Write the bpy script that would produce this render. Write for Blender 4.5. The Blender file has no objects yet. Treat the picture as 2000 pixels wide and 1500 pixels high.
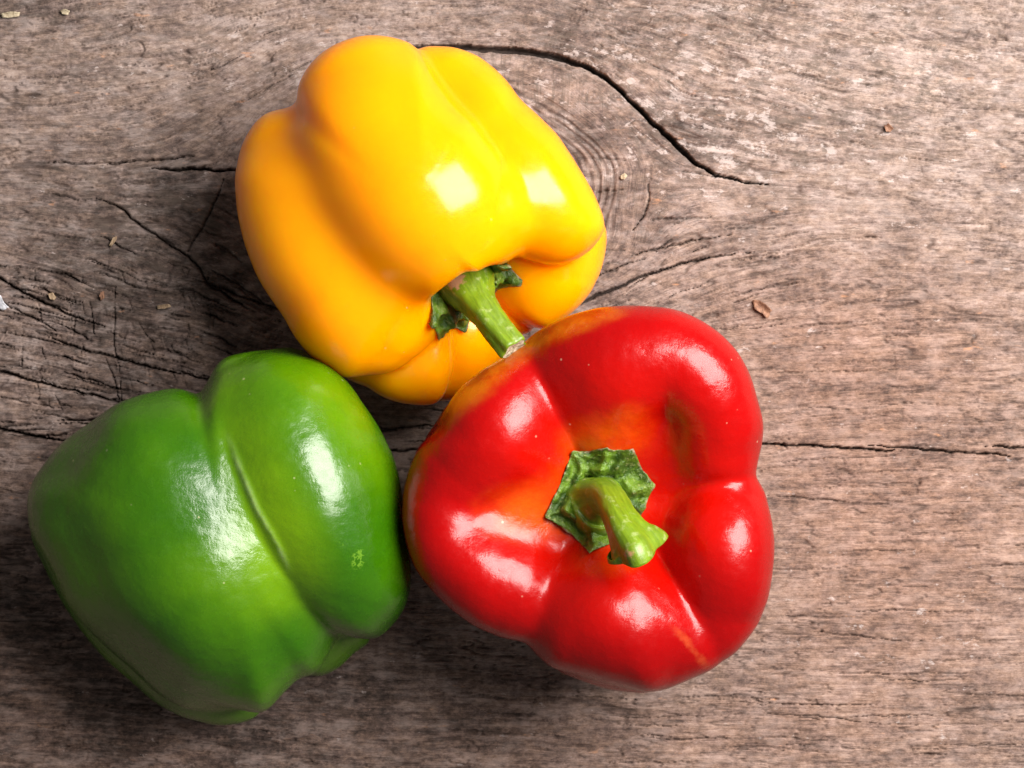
import bpy, math, random
import numpy as np
from mathutils import Vector
from mathutils.bvhtree import BVHTree

# ------------------------------------------------------------------ camera, world, light, exposure
CM = 0.01
CAM_H = 70.0                      # camera height over the board, cm
scene = bpy.context.scene
COL = scene.collection

cam_d = bpy.data.cameras.new("camera")
cam_d.sensor_width = 36.0
cam_d.lens = 36.0 * CAM_H / 25.0
cam_d.clip_start = 0.01
cam_d.clip_end = 50.0
cam = bpy.data.objects.new("camera", cam_d)
cam.location = (0, 0, CAM_H * CM)
COL.objects.link(cam)
scene.camera = cam

world = bpy.data.worlds.new("World")
scene.world = world
world.use_nodes = True
wbg = world.node_tree.nodes["Background"]
wbg.inputs[0].default_value = (1.0, 0.97, 0.95, 1)
wbg.inputs[1].default_value = 0.165


def area_light(name, loc, target, sx, sy, power, col):
    d = bpy.data.lights.new(name, 'AREA')
    d.shape = 'RECTANGLE'
    d.size = sx * CM
    d.size_y = sy * CM
    d.energy = power
    d.color = col
    o = bpy.data.objects.new(name, d)
    o.location = Vector(loc) * CM
    v = (Vector(target) - Vector(loc)).normalized()
    o.rotation_euler = v.to_track_quat('-Z', 'Y').to_euler()
    COL.objects.link(o)
    return o


area_light("window_light", (31, 19, 45), (2, 0, 3), 39, 43, 11.3, (1.0, 0.96, 0.92))

scene.view_settings.view_transform = 'Standard'
scene.view_settings.look = 'None'
scene.view_settings.exposure = 0.0
scene.view_settings.gamma = 1.0
scene.cycles.max_bounces = 8


# ------------------------------------------------------------------ small helpers
def W(px, py, z=0.0):
    """point of the place, in cm, from where it shows in the photograph and its height over the board"""
    k = (CAM_H - z) / CAM_H / 80.0
    return np.array([(px - 1000.0) * k, (750.0 - py) * k, z])


def tag(o, label=None, cat=None, group=None, kind=None):
    if label: o["label"] = label
    if cat: o["category"] = cat
    if group: o["group"] = group
    if kind: o["kind"] = kind
    return o


def link(name, me, mat=None, parent=None, smooth=True):
    o = bpy.data.objects.new(name, me)
    COL.objects.link(o)
    if mat: me.materials.append(mat)
    if parent is not None: o.parent = parent
    if smooth:
        me.polygons.foreach_set("use_smooth", np.ones(len(me.polygons), dtype=bool))
    me.update()
    return o


def empty(name, loc):
    o = bpy.data.objects.new(name, None)
    o.empty_display_size = 0.02
    o.location = loc
    COL.objects.link(o)
    return o


def mesh_np(name, V, Q):
    me = bpy.data.meshes.new(name)
    n, m = len(V), len(Q)
    me.vertices.add(n)
    me.vertices.foreach_set("co", np.ascontiguousarray(V, dtype=np.float32).ravel())
    k = Q.shape[1]
    me.loops.add(m * k)
    me.loops.foreach_set("vertex_index", np.ascontiguousarray(Q, dtype=np.int32).ravel())
    me.polygons.add(m)
    me.polygons.foreach_set("loop_start", np.arange(0, m * k, k, dtype=np.int32))
    me.update(calc_edges=True)
    me.validate()
    return me


def fattr(me, name, a):
    at = me.attributes.new(name, 'FLOAT', 'POINT')
    at.data.foreach_set("value", np.ascontiguousarray(a, dtype=np.float32))


def vattr(me, name, a):
    at = me.attributes.new(name, 'FLOAT_VECTOR', 'POINT')
    at.data.foreach_set("vector", np.ascontiguousarray(a, dtype=np.float32).ravel())


def _hash(ix, iy, seed):
    h = (ix.astype(np.int64) * 374761393 + iy.astype(np.int64) * 668265263 + seed * 974634777) & 0xffffffff
    h = ((h ^ (h >> 13)) * 1274126177) & 0xffffffff
    h = h ^ (h >> 16)
    return (h & 0xffff).astype(np.float32) / 65535.0


def vnoise(x, y, seed=0):
    xi = np.floor(x); yi = np.floor(y)
    fx = (x - xi).astype(np.float32); fy = (y - yi).astype(np.float32)
    fx = fx * fx * fx * (fx * (fx * 6 - 15) + 10); fy = fy * fy * fy * (fy * (fy * 6 - 15) + 10)
    a = _hash(xi, yi, seed); b = _hash(xi + 1, yi, seed)
    c = _hash(xi, yi + 1, seed); d = _hash(xi + 1, yi + 1, seed)
    return (a * (1 - fx) + b * fx) * (1 - fy) + (c * (1 - fx) + d * fx) * fy


def fbm(x, y, seed=0, octv=4, rough=0.5):
    s = 0; a = 1.0; t = 0
    for k in range(octv):
        s = s + a * vnoise(x * 2 ** k + 17.3 * k, y * 2 ** k - 9.1 * k, seed + 31 * k)
        t += a; a *= rough
    return s / t


def sstep(a, b, x):
    t = np.clip((x - a) / (b - a), 0, 1)
    return t * t * (3 - 2 * t)


# ------------------------------------------------------------------ node helpers
class NT:
    def __init__(self, name):
        self.mat = bpy.data.materials.new(name)
        self.mat.use_nodes = True
        self.nt = self.mat.node_tree
        self.n = self.nt.nodes
        self.bsdf = self.n["Principled BSDF"]

    def new(self, t, **kw):
        nd = self.n.new(t)
        for k, v in kw.items(): setattr(nd, k, v)
        return nd

    def put(self, sock, v):
        if v is None: return
        if isinstance(v, bpy.types.NodeSocket):
            self.nt.links.new(v, sock)
        else:
            sock.default_value = v

    def attr(self, name, out='Fac'):
        return self.new('ShaderNodeAttribute', attribute_name=name).outputs[out]

    def objco(self):
        return self.new('ShaderNodeTexCoord').outputs['Object']

    def mapping(self, vec, scale=(1, 1, 1), loc=(0, 0, 0)):
        m = self.new('ShaderNodeMapping')
        self.put(m.inputs['Vector'], vec)
        m.inputs['Scale'].default_value = scale
        m.inputs['Location'].default_value = loc
        return m.outputs[0]

    def noise(self, vec, scale=1.0, detail=4, rough=0.5, dist=0.0, dims='3D', out='Fac'):
        m = self.new('ShaderNodeTexNoise', noise_dimensions=dims)
        self.put(m.inputs['Vector'], vec)
        m.inputs['Scale'].default_value = scale
        m.inputs['Detail'].default_value = detail
        m.inputs['Roughness'].default_value = rough
        m.inputs['Distortion'].default_value = dist
        return m.outputs[out]

    def vor(self, vec, scale=1.0, feature='F1', out='Distance', rnd=1.0):
        m = self.new('ShaderNodeTexVoronoi', feature=feature)
        self.put(m.inputs['Vector'], vec)
        m.inputs['Scale'].default_value = scale
        m.inputs['Randomness'].default_value = rnd
        return m.outputs[out]

    def rng(self, v, a, b, c=0.0, d=1.0, smooth=True):
        m = self.new('ShaderNodeMapRange', interpolation_type='SMOOTHSTEP' if smooth else 'LINEAR')
        self.put(m.inputs['Value'], v)
        for i, x in zip((1, 2, 3, 4), (a, b, c, d)): m.inputs[i].default_value = x
        return m.outputs[0]

    def math(self, op, a, b=None, c=None):
        m = self.new('ShaderNodeMath', operation=op)
        self.put(m.inputs[0], a)
        if b is not None: self.put(m.inputs[1], b)
        if c is not None: self.put(m.inputs[2], c)
        return m.outputs[0]

    def mix(self, f, a, b, mode='MIX'):
        m = self.new('ShaderNodeMix', data_type='RGBA', blend_type=mode)
        self.put(m.inputs['Factor'], f)
        for s, v in ((6, a), (7, b)):
            if not isinstance(v, bpy.types.NodeSocket) and len(v) == 3: v = tuple(v) + (1,)
            self.put(m.inputs[s], v)
        return m.outputs[2]

    def ramp(self, f, stops):
        m = self.new('ShaderNodeValToRGB')
        self.put(m.inputs[0], f)
        el = m.color_ramp.elements
        while len(el) < len(stops): el.new(0.5)
        for e, (p, c) in zip(el, stops):
            e.position = p; e.color = tuple(c) + (1,)
        return m.outputs[0]

    def bump(self, h, strength, dist, normal=None):
        m = self.new('ShaderNodeBump')
        self.put(m.inputs['Height'], h)
        m.inputs['Strength'].default_value = strength
        m.inputs['Distance'].default_value = dist
        if normal is not None: self.put(m.inputs['Normal'], normal)
        return m.outputs[0]

    def set(self, **kw):
        for k, v in kw.items():
            if not isinstance(v, (bpy.types.NodeSocket, float, int)) and len(v) == 3 and k == 'Base Color': v = tuple(v) + (1,)
            self.put(self.bsdf.inputs[k.replace('_', ' ')] if k.replace('_', ' ') in self.bsdf.inputs else self.bsdf.inputs[k], v)
        return self.mat


def srgb(r, g, b):
    f = lambda c: (c / 255 / 12.92) if c <= 10 else ((c / 255 + 0.055) / 1.055) ** 2.4
    return (f(r), f(g), f(b))


# ------------------------------------------------------------------ the weathered board
KX, KY, KA, KB = 870.0, 375.0, 410.0, 285.0       # the knot: centre and half axes

CRACKS = [
    # (depth cm, [(x, y, width), ...])
    (0.55, [(760, 96, 6), (800, 90, 10), (850, 90, 14), (900, 91, 15), (950, 95, 17), (1000, 97, 18), (1050, 103, 17), (1100, 113, 16), (1140, 128, 13), (1180, 150, 12), (1215, 180, 11), (1250, 215, 12), (1290, 252, 13), (1330, 292, 13), (1360, 318, 11), (1400, 341, 9), (1450, 354, 5), (1505, 361, 1.5)]),
    (0.35, [(1400, 860, 4), (1490, 867, 5), (1560, 870, 5), (1640, 874, 6), (1700, 878, 6), (1730, 880, 5), (1762, 881, 1)]),
    (0.3, [(1690, 868, 1), (1740, 874, 2), (1770, 876, 5), (1800, 878, 6), (1850, 882, 5), (1900, 884, 4), (1950, 887, 4), (1975, 891, 1)]),
    (0.3, [(1925, 871, 1), (1950, 872, 4), (2010, 875, 6), (2100, 880, 7)]),
    (0.2, [(90, 316, 1), (150, 319, 3), (220, 318, 5), (270, 313, 5), (330, 311, 4), (380, 305, 1)]),
    (0.35, [(295, 327, 1), (330, 330, 5), (350, 332, 8), (370, 329, 10), (400, 330, 8), (430, 333, 7), (460, 331, 6), (520, 335, 5)]),
    (0.25, [(-40, 520, 5), (0, 544, 6), (44, 570, 6), (92, 594, 5), (143, 618, 5), (176, 630, 4), (205, 637, 1)]),
    (0.25, [(90, 655, 1), (121, 669, 4), (165, 684, 5), (205, 693, 6), (257, 707, 6), (312, 722, 5), (367, 733, 5), (430, 745, 4)]),
    (0.3, [(-40, 712, 7), (0, 724, 8), (55, 742, 7), (110, 755, 6), (165, 768, 5), (235, 786, 4), (300, 800, 2)]),
    (0.3, [(-40, 828, 7), (0, 838, 7), (55, 849, 6), (114, 860, 6), (170, 868, 5)]),
    (0.2, [(185, 385, 1), (220, 399, 4), (242, 410, 5), (253, 427, 4), (293, 453, 6), (330, 478, 5), (367, 500, 6), (389, 526, 5), (403, 552, 4), (440, 566, 5), (488, 585, 4), (560, 610, 3)]),
    (0.15, [(195, 459, 1), (215, 472, 4), (249, 489, 4), (270, 500, 1)]),
    (0.15, [(435, 350, 1), (429, 372, 3), (414, 405, 5), (396, 442, 4), (380, 465, 4), (367, 490, 3)]),
    (0.3, [(1060, 628, 5), (1125, 597, 7), (1165, 578, 8), (1200, 564, 8), (1250, 542, 7), (1290, 529, 6), (1350, 510, 5), (1400, 500, 4), (1465, 492, 1)]),
    (0.18, [(1235, 500, 1), (1255, 493, 3), (1300, 483, 4), (1350, 470, 4), (1430, 457, 1)]),
    (0.12, [(1270, 430, 1), (1285, 427, 3), (1360, 425, 3), (1390, 424, 1)]),
    (0.12, [(1420, 448, 1), (1460, 445, 3), (1512, 446, 1)]),
    (0.15, [(1266, 360, 1), (1268, 380, 4), (1265, 405, 4), (1255, 425, 3), (1236, 450, 1)]),
    (0.12, [(1165, 373, 2), (1195, 373, 3), (1222, 370, 1)]),
    (0.15, [(1150, 545, 1), (1190, 530, 3), (1225, 515, 3), (1260, 505, 1)]),
    (0.2, [(690, 878, 3), (740, 884, 5), (800, 879, 6), (860, 873, 4), (900, 870, 3)]),
    (0.2, [(700, 830, 3), (760, 838, 5), (830, 832, 4), (880, 828, 2)]),
    (0.15, [(0, 588, 2), (40, 610, 3), (80, 628, 3), (110, 646, 1)]),
    (0.15, [(110, 630, 1), (150, 650, 4), (176, 665, 3)]),
    (0.15, [(60, 560, 1), (95, 570, 3), (130, 590, 3), (160, 598, 1)]),
    (0.15, [(178, 600, 2), (180, 620, 3), (181, 650, 3), (183, 655, 1)]),
    (0.12, [(222, 560, 1), (224, 620, 3), (220, 670, 3), (232, 720, 2), (236, 780, 1)]),
    (0.12, [(205, 700, 1), (222, 740, 3), (230, 775, 2), (233, 790, 1)]),
    (0.12, [(270, 630, 1), (285, 655, 3), (300, 668, 1)]),
    (0.12, [(330, 670, 1), (345, 690, 3), (375, 705, 3), (400, 712, 1)]),
    (0.12, [(0, 775, 3), (40, 785, 3), (90, 792, 2), (120, 800, 1)]),
    (0.12, [(60, 800, 1), (110, 812, 3), (160, 826, 3), (200, 835, 1)]),
    (0.1, [(1500, 968, 1), (1530, 970, 3), (1700, 985, 2), (1740, 986, 1)]),
    (0.1, [(1560, 795, 1), (1600, 797, 3), (1660, 800, 1)]),
    (0.1, [(1600, 1235, 1), (1640, 1240, 3), (1760, 1252, 2), (1800, 1252, 1)]),
    (0.1, [(1500, 1395, 1), (1600, 1400, 3), (1720, 1415, 2), (1800, 1416, 1)]),
    (0.1, [(1250, 1440, 1), (1330, 1445, 3), (1420, 1442, 1)]),
]


def flow(px, py):
    x = (px - KX) / KA; y = (py - KY) / KB
    y = y - 0.035 * (px - KX) / KB * sstep(500, 1500, np.abs(px - KX) + np.abs(py - KY))
    wob = 0.11 * (1 - 0.7 * sstep(1350, 1700, px)) * (1 - 0.5 * sstep(900, 1200, py))
    x = x + wob * (fbm(px / 190.0, py / 150.0, 5, 2) - 0.5)
    y = y + wob * 1.3 * (fbm(px / 210.0 + 40, py / 120.0, 9, 2) - 0.5)
    r2 = np.maximum(x * x + y * y, 1e-4)
    r = np.sqrt(r2)
    ro = np.maximum(r2, 1.0)
    psi = y * (1 - 0.92 / ro) * KB
    phi = x * (1 + 0.92 / ro) * KA
    th = np.arctan2(y, x)
    return phi, psi, r, th


def grain_cracks():
    """short splits that follow the grain"""
    rnd = random.Random(4)
    zones = [  # x0, x1, y0, y1, how many, length range, width range, depth
        (-20, 430, 500, 860, 95, (30, 150), (2.2, 4.6), 0.13),
        (150, 520, 380, 620, 30, (30, 90), (2.0, 3.6), 0.10),
        (1500, 2000, 900, 1480, 46, (50, 230), (1.6, 3.2), 0.08),
        (1080, 1500, 430, 660, 26, (40, 150), (1.8, 3.4), 0.10),
        (1500, 2000, 420, 880, 26, (40, 180), (1.4, 2.6), 0.07),
        (700, 1500, 1340, 1490, 22, (50, 200), (1.6, 3.0), 0.08),
        (0, 700, 1330, 1495, 14, (50, 180), (1.6, 2.6), 0.07),
        (0, 560, 60, 460, 34, (40, 150), (1.5, 2.8), 0.08),
        (900, 2000, 10, 350, 34, (30, 120), (1.5, 2.8), 0.08),
        (690, 900, 780, 1000, 10, (60, 150), (2.0, 4.0), 0.14)]
    N = sum(z[4] for z in zones)
    sx = []; ln = []; wd = []; dp = []
    for x0, x1, y0, y1, n, L, Wd, D in zones:
        for _ in range(n):
            sx.append((rnd.uniform(x0, x1), rnd.uniform(y0, y1)))
            ln.append(L[0] + (L[1] - L[0]) * rnd.random() ** 2.0); wd.append(rnd.uniform(*Wd)); dp.append(D * rnd.uniform(0.6, 1.3))
    P = np.array(sx); ln = np.array(ln)
    K = 12
    path = [P]
    def stream(x, y): return flow(x, y)[1]
    for k in range(K):
        e = 2.0
        gx = (stream(P[:, 0] + e, P[:, 1]) - stream(P[:, 0] - e, P[:, 1]))
        gy = (stream(P[:, 0], P[:, 1] + e) - stream(P[:, 0], P[:, 1] - e))
        g = np.hypot(gx, gy) + 1e-6
        dx = gy / g; dy = -gx / g
        sgn = np.where(dx < 0, -1, 1)
        P = P + np.stack([dx * sgn, dy * sgn], 1) * (ln / K)[:, None]
        P[:, 1] += np.array([rnd.uniform(-1, 1) for _ in range(N)]) * 0.9
        path.append(P)
    path = np.stack(path, 1)
    out = []
    for i in range(N):
        pts = []
        for k in range(K + 1):
            t = k / K
            pts.append((path[i, k, 0], path[i, k, 1], max(0.8, wd[i] * math.sin(math.pi * min(0.97, 0.04 + t)) ** 0.6)))
        out.append((dp[i], pts))
    # small cross splits in the open end grain at the left
    for _ in range(70):
        x = rnd.uniform(40, 420); y = rnd.uniform(520, 800); a = math.radians(rnd.uniform(60, 105)); L = rnd.uniform(8, 32)
        out.append((0.09, [(x, y, 1.0), (x + L * 0.5 * math.cos(a) + rnd.uniform(-2, 2), y + L * 0.5 * math.sin(a), rnd.uniform(1.8, 3.0)), (x + L * math.cos(a), y + L * math.sin(a), 0.8)]))
    return out


def build_board():
    d = 0.0265
    xs = np.concatenate([-np.geomspace(70, 14.6, 14)[:-1], np.arange(-14.0, 14.0 + 1e-6, d), np.geomspace(14.6, 70, 14)[1:]])
    ys = np.concatenate([-np.geomspace(70, 11.2, 14)[:-1], np.arange(-10.7, 10.7 + 1e-6, d), np.geomspace(11.2, 70, 14)[1:]])
    X, Y = np.meshgrid(xs, ys)
    ny, nx = X.shape
    X = X.ravel(); Y = Y.ravel()
    px = X * 80 + 1000; py = 750 - Y * 80
    phi, psi, r, th = flow(px, py)
    inside = 1 - sstep(0.93, 1.06, r)
    # height
    h = np.zeros_like(X)
    grain_out = fbm(phi / 170.0, psi / 9.0, 3, 4, 0.6) - 0.5
    rings = fbm(th * 5.0, r * 30.0, 11, 3, 0.55) - 0.5
    g = grain_out * (1 - inside) + rings * inside
    h += 0.03 * g
    h += 0.05 * (fbm(px / 240.0, py / 90.0, 21, 3) - 0.5)
    # fine fissures along the grain
    def fiss(a, b, seed, w, lim):
        n = fbm(a, b, seed, 2, 0.5)
        m = sstep(lim, lim + 0.12, fbm(a * 1.7 + 9, b * 0.23 + 3, seed + 7, 2))
        return np.exp(-((n - 0.5) / w) ** 2) * m
    f1 = fiss(phi / 120.0, psi / 16.0, 41, 0.020, 0.47) * (1 - inside)
    f2 = fiss(phi / 70.0, psi / 9.0, 57, 0.024, 0.5) * (1 - inside)
    fan = np.exp(-(((px - 150) / 330) ** 2 + ((py - 680) / 190) ** 2))
    f3 = fiss(phi / 60.0, psi / 10.0, 77, 0.035, 0.38) * fan
    f4 = fiss(psi / 70.0, phi / 26.0, 91, 0.018, 0.52) * fan
    f5 = np.exp(-((((r * 27 + 1.6 * fbm(th * 3, r * 4, 5, 2)) % 1.0) - 0.5) / 0.2) ** 2) * inside * (0.3 + 0.7 * sstep(0.38, 0.55, fbm(th * 5, r * 22, 63, 2))) * sstep(0.35, 0.5, r) * (1 - sstep(0.80, 0.90, r))
    fis = np.clip(f1 + 0.8 * f2 + 1.1 * f3 + 0.8 * f4 + 0.95 * f5, 0, 1)
    h -= 0.055 * fis
    # the drawn cracks
    crack = np.zeros_like(X)
    jx = px + 4 * (fbm(px / 14.0, py / 14.0, 101, 3) - 0.5)
    jy = py + 6 * (fbm(px / 16.0, py / 16.0, 103, 3) - 0.5)
    for dep, pts in CRACKS + grain_cracks():
        P = np.array(pts, dtype=float)
        x0, x1 = (P[:, 0].min() - 22 - 1000) / 80, (P[:, 0].max() + 22 - 1000) / 80
        y0, y1 = (750 - P[:, 1].max() - 22) / 80, (750 - P[:, 1].min() + 22) / 80
        i0, i1 = np.searchsorted(xs, (x0, x1)); j0, j1 = np.searchsorted(ys, (y0, y1))
        sel = (np.arange(j0, j1)[:, None] * nx + np.arange(i0, i1)[None]).ravel()
        qx = jx[sel]; qy = jy[sel]
        best = np.full(len(sel), 9.0)
        for a, b in zip(P[:-1], P[1:]):
            dx, dy = b[0] - a[0], b[1] - a[1]
            t = np.clip(((qx - a[0]) * dx + (qy - a[1]) * dy) / (dx * dx + dy * dy), 0, 1)
            dd = np.hypot(qx - a[0] - t * dx, qy - a[1] - t * dy)
            hw = (a[2] + t * (b[2] - a[2])) * 0.5
            best = np.minimum(best, dd / np.maximum(hw * 0.66, 0.5))
        m = 1 - sstep(0.55, 1.35, best)
        h[sel] -= dep * m
        crack[sel] = np.maximum(crack[sel], (1 - sstep(0.65, 1.45, best)) * min(1.0, 0.45 + dep * 2.2))
        lip = np.exp(-((best - 1.9) / 0.6) ** 2)
        h[sel] -= 0.02 * lip
    h = h - 0.06
    far = (np.abs(X) > 14.3) | (np.abs(Y) > 10.95)
    h[far] = -0.06
    V = np.stack([X, Y, h], 1) * CM
    i = np.arange(ny - 1)[:, None] * nx + np.arange(nx - 1)[None, :]
    i = i.ravel()
    Q = np.stack([i, i + 1, i + nx + 1, i + nx], 1)
    me = mesh_np("board", V, Q)
    vattr(me, "flow", np.stack([phi / 100.0, psi / 100.0, np.zeros_like(X)], 1))
    vattr(me, "ring", np.stack([th * 1.2, r * 3.2, np.zeros_like(X)], 1))
    vattr(me, "pic", np.stack([px / 100.0, py / 100.0, np.zeros_like(X)], 1))
    fattr(me, "inside", inside)
    fattr(me, "crack", crack)
    fattr(me, "fissure", fis)
    fattr(me, "fan", fan)
    # wear of the board (greyer / browner / paler), with shade painted in at the left
    def blob(cx, cy, rx, ry): return np.exp(-(((px - cx) / rx) ** 2 + ((py - cy) / ry) ** 2))
    pale = 0.35 * blob(1850, 200, 420, 260) + 0.7 * blob(1300, 150, 300, 150) + 0.5 * blob(650, 130, 350, 90) + 0.6 * blob(1420, 320, 200, 90) + 0.25 * blob(1800, 1250, 300, 200)
    brown = 0.6 * blob(100, 1300, 500, 400) + 1.0 * blob(1750, 1050, 500, 420) + 0.5 * blob(1650, 650, 350, 160) + 0.5 * blob(1250, 1480, 700, 140)
    dark = 0.9 * blob(1130, 60, 170, 80) + 0.8 * blob(1210, 260, 120, 140) + 0.7 * blob(80, 20, 160, 40) + 0.9 * blob(330, 470, 200, 160) + 0.5 * blob(1290, 320, 150, 120) + 0.5 * blob(1400, 220, 130, 120) + 0.4 * blob(1250, 560, 160, 60) + 0.9 * blob(150, 1250, 500, 330) + 0.6 * blob(170, 620, 380, 360) + 0.4 * blob(600, 1450, 500, 160) + 0.3 * blob(700, 1400, 400, 120)  # dark wood patches, plus painted shade left of the yellow pepper and lower left
    weather_shade = 0.25 + 1.0 * blob(1280, 140, 380, 170) + 0.7 * blob(1750, 130, 300, 150) + 0.5 * blob(200, 80, 300, 110) + 0.9 * blob(310, 470, 260, 170) + 0.5 * blob(1420, 260, 250, 160) + 0.4 * blob(650, 120, 300, 90)  # mottling, thickened left of the yellow pepper to deepen its shadow
    fattr(me, "weather_shade", np.clip(weather_shade, 0, 1))
    fattr(me, "pale", np.clip(pale, 0, 1)); fattr(me, "brown", np.clip(brown, 0, 1)); fattr(me, "dark", np.clip(dark, 0, 1))
    return me


def board_material():
    m = NT("weathered_wood")
    fl = m.attr("flow", 'Vector'); rg = m.attr("ring", 'Vector'); pc = m.attr("pic", 'Vector')
    ins = m.attr("inside"); crack = m.attr("crack"); fis = m.attr("fissure")
    pale = m.attr("pale"); brown = m.attr("brown"); dark = m.attr("dark")

    def both(sx, sy, detail, rough, dist=0.0, loc=(0, 0, 0)):
        a = m.noise(m.mapping(fl, (sx, sy, 1), loc), 1.0, detail, rough, dist)
        b = m.noise(m.mapping(rg, (sx, sy * 1.1, 1), loc), 1.0, detail, rough, dist)
        mx = m.new('ShaderNodeMix')
        m.put(mx.inputs[0], ins); m.put(mx.inputs[2], a); m.put(mx.inputs[3], b)
        return mx.outputs[0]
    streak = both(0.5, 8.5, 7, 0.66)
    fine = both(1.5, 32.0, 5, 0.72, 0.08, (3, 7, 0))
    hair = both(1.3, 24.0, 3, 0.6, 0.15, (9, 1, 0))
    mott = m.noise(m.mapping(pc, (5.0, 8.0, 1)), 1.0, 9, 0.78)
    grit = m.noise(m.mapping(pc, (20.0, 34.0, 1)), 1.0, 6, 0.75)
    big = m.noise(m.mapping(pc, (0.7, 1.0, 1)), 1.0, 4, 0.6)
    v = m.math('ADD', m.math('MULTIPLY', streak, 0.28), m.math('MULTIPLY', fine, 0.12))
    v = m.math('ADD', v, m.math('MULTIPLY', mott, 0.57))
    v = m.math('ADD', v, m.math('MULTIPLY', m.math('SUBTRACT', big, 0.5), 0.25))
    v = m.math('ADD', v, m.math('MULTIPLY', pale, 0.05))
    v = m.math('SUBTRACT', v, m.math('MULTIPLY', dark, 0.09))
    v = m.math('ADD', 0.5, m.math('MULTIPLY', m.math('SUBTRACT', v, 0.5), 1.15))
    col = m.ramp(v, [(0.32, srgb(50, 41, 37)), (0.42, srgb(96, 81, 75)), (0.50, srgb(131, 113, 104)),
                     (0.58, srgb(155, 138, 130)), (0.70, srgb(183, 170, 164))])
    # the silvered skin comes and goes: lavender grey against tan
    hue = m.noise(m.mapping(pc, (1.9, 3.4, 1), (3, 5, 0)), 1.0, 6, 0.68)
    col = m.mix(m.rng(hue, 0.40, 0.62), m.mix(1.0, col, (1.02, 0.965, 0.90), 'MULTIPLY'), m.mix(1.0, col, (1.0, 0.985, 1.0), 'MULTIPLY'))
    soft = m.rng(m.noise(m.mapping(pc, (1.3, 3.2, 1), (11, 5, 0)), 1.0, 7, 0.7), 0.46, 0.66)
    col = m.mix(m.math('MULTIPLY', soft, 0.40), col, srgb(176, 160, 154))
    # brown, less greyed wood
    col = m.mix(m.math('MULTIPLY', brown, 0.7), col, m.mix(1.0, col, srgb(244, 212, 192), 'MULTIPLY'))
    # orange stains of fresh wood
    st = m.rng(m.noise(m.mapping(pc, (1.6, 4.2, 1), (4, 2, 0)), 1.0, 6, 0.6), 0.64, 0.74)
    col = m.mix(m.math('MULTIPLY', st, 0.55), col, srgb(196, 140, 100))
    # weathered grey-brown mottling, densest on the upper boards; at the left it paints shade too
    wn = m.noise(m.mapping(fl, (4.2, 9.0, 1), (5, 3, 0)), 1.0, 9, 0.8)
    wn2 = m.noise(m.mapping(pc, (1.6, 2.4, 1), (8, 3, 0)), 1.0, 3, 0.6)
    wm = m.math('MULTIPLY', m.rng(m.math('ADD', wn, m.math('MULTIPLY', m.math('SUBTRACT', wn2, 0.5), 0.35)), 0.47, 0.60), m.attr("weather_shade"))
    col = m.mix(m.math('MULTIPLY', wm, 0.72), col, srgb(88, 76, 68))
    # pale flakes of old paint / lichen
    fk = m.math('ADD', m.math('MULTIPLY', m.noise(m.mapping(pc, (2.3, 3.3, 1), (1, 8, 0)), 1.0, 9, 0.7), 0.85), m.math('MULTIPLY', pale, 0.10))
    fk = m.math('ADD', fk, m.math('MULTIPLY', m.math('SUBTRACT', fine, 0.5), 0.16))
    fk = m.rng(fk, 0.53, 0.585)
    col = m.mix(m.math('MULTIPLY', fk, 0.6), col, srgb(184, 170, 165))
    # dark pits and hairlines
    hl = m.math('ABSOLUTE', m.math('SUBTRACT', hair, 0.5))
    hl = m.math('SUBTRACT', 1.0, m.rng(hl, 0.002, 0.020))
    hm = m.rng(m.noise(m.mapping(pc, (2.2, 3.6, 1), (6, 6, 0)), 1.0, 3, 0.6), 0.42, 0.6)
    hl = m.math('MULTIPLY', hl, hm)
    col = m.mix(m.math('MULTIPLY', hl, 0.5), col, srgb(60, 46, 39))
    pit = m.rng(grit, 0.40, 0.32, 0.0, 1.0)
    col = m.mix(m.math('MULTIPLY', pit, 0.6), col, srgb(70, 56, 50))
    col = m.mix(m.rng(grit, 0.6, 0.75, 0, 0.3), col, srgb(205, 190, 180))
    # grime caught in the fissures and cracks
    col = m.mix(m.math('MULTIPLY', fis, 0.6), col, srgb(54, 40, 34))
    col = m.mix(m.math('MULTIPLY', crack, 0.72), col, srgb(42, 33, 28))
    hgt = m.math('ADD', m.math('MULTIPLY', fine, 0.6), m.math('MULTIPLY', mott, 0.5))
    hgt = m.math('ADD', hgt, m.math('MULTIPLY', grit, 0.35))
    hgt = m.math('SUBTRACT', hgt, m.math('MULTIPLY', hl, 0.5))
    nrm = m.bump(hgt, 0.5, 0.0008)
    return m.set(Base_Color=col, Roughness=0.72, Normal=nrm, **{'Specular IOR Level': 0.3})


board = link("table_board", build_board(), board_material())
tag(board, "weathered grey brown wooden board with a knot and long cracks under the peppers", kind="structure")


# ------------------------------------------------------------------ pepper flesh as a smooth union of swept lobes
def catmull(P, n=4):
    P = np.array(P, dtype=float)
    if len(P) < 3: 
        t = np.linspace(0, 1, n + 1)[:, None]
        return P[0] * (1 - t) + P[1] * t
    E = np.vstack([2 * P[0] - P[1], P, 2 * P[-1] - P[-2]])
    out = []
    for i in range(1, len(E) - 2):
        p0, p1, p2, p3 = E[i - 1], E[i], E[i + 1], E[i + 2]
        for t in np.linspace(0, 1, n, endpoint=False):
            out.append(0.5 * ((2 * p1) + (-p0 + p2) * t + (2 * p0 - 5 * p1 + 4 * p2 - p3) * t * t + (-p0 + 3 * p1 - 3 * p2 + p3) * t ** 3))
    out.append(E[-2])
    return np.array(out)


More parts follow.
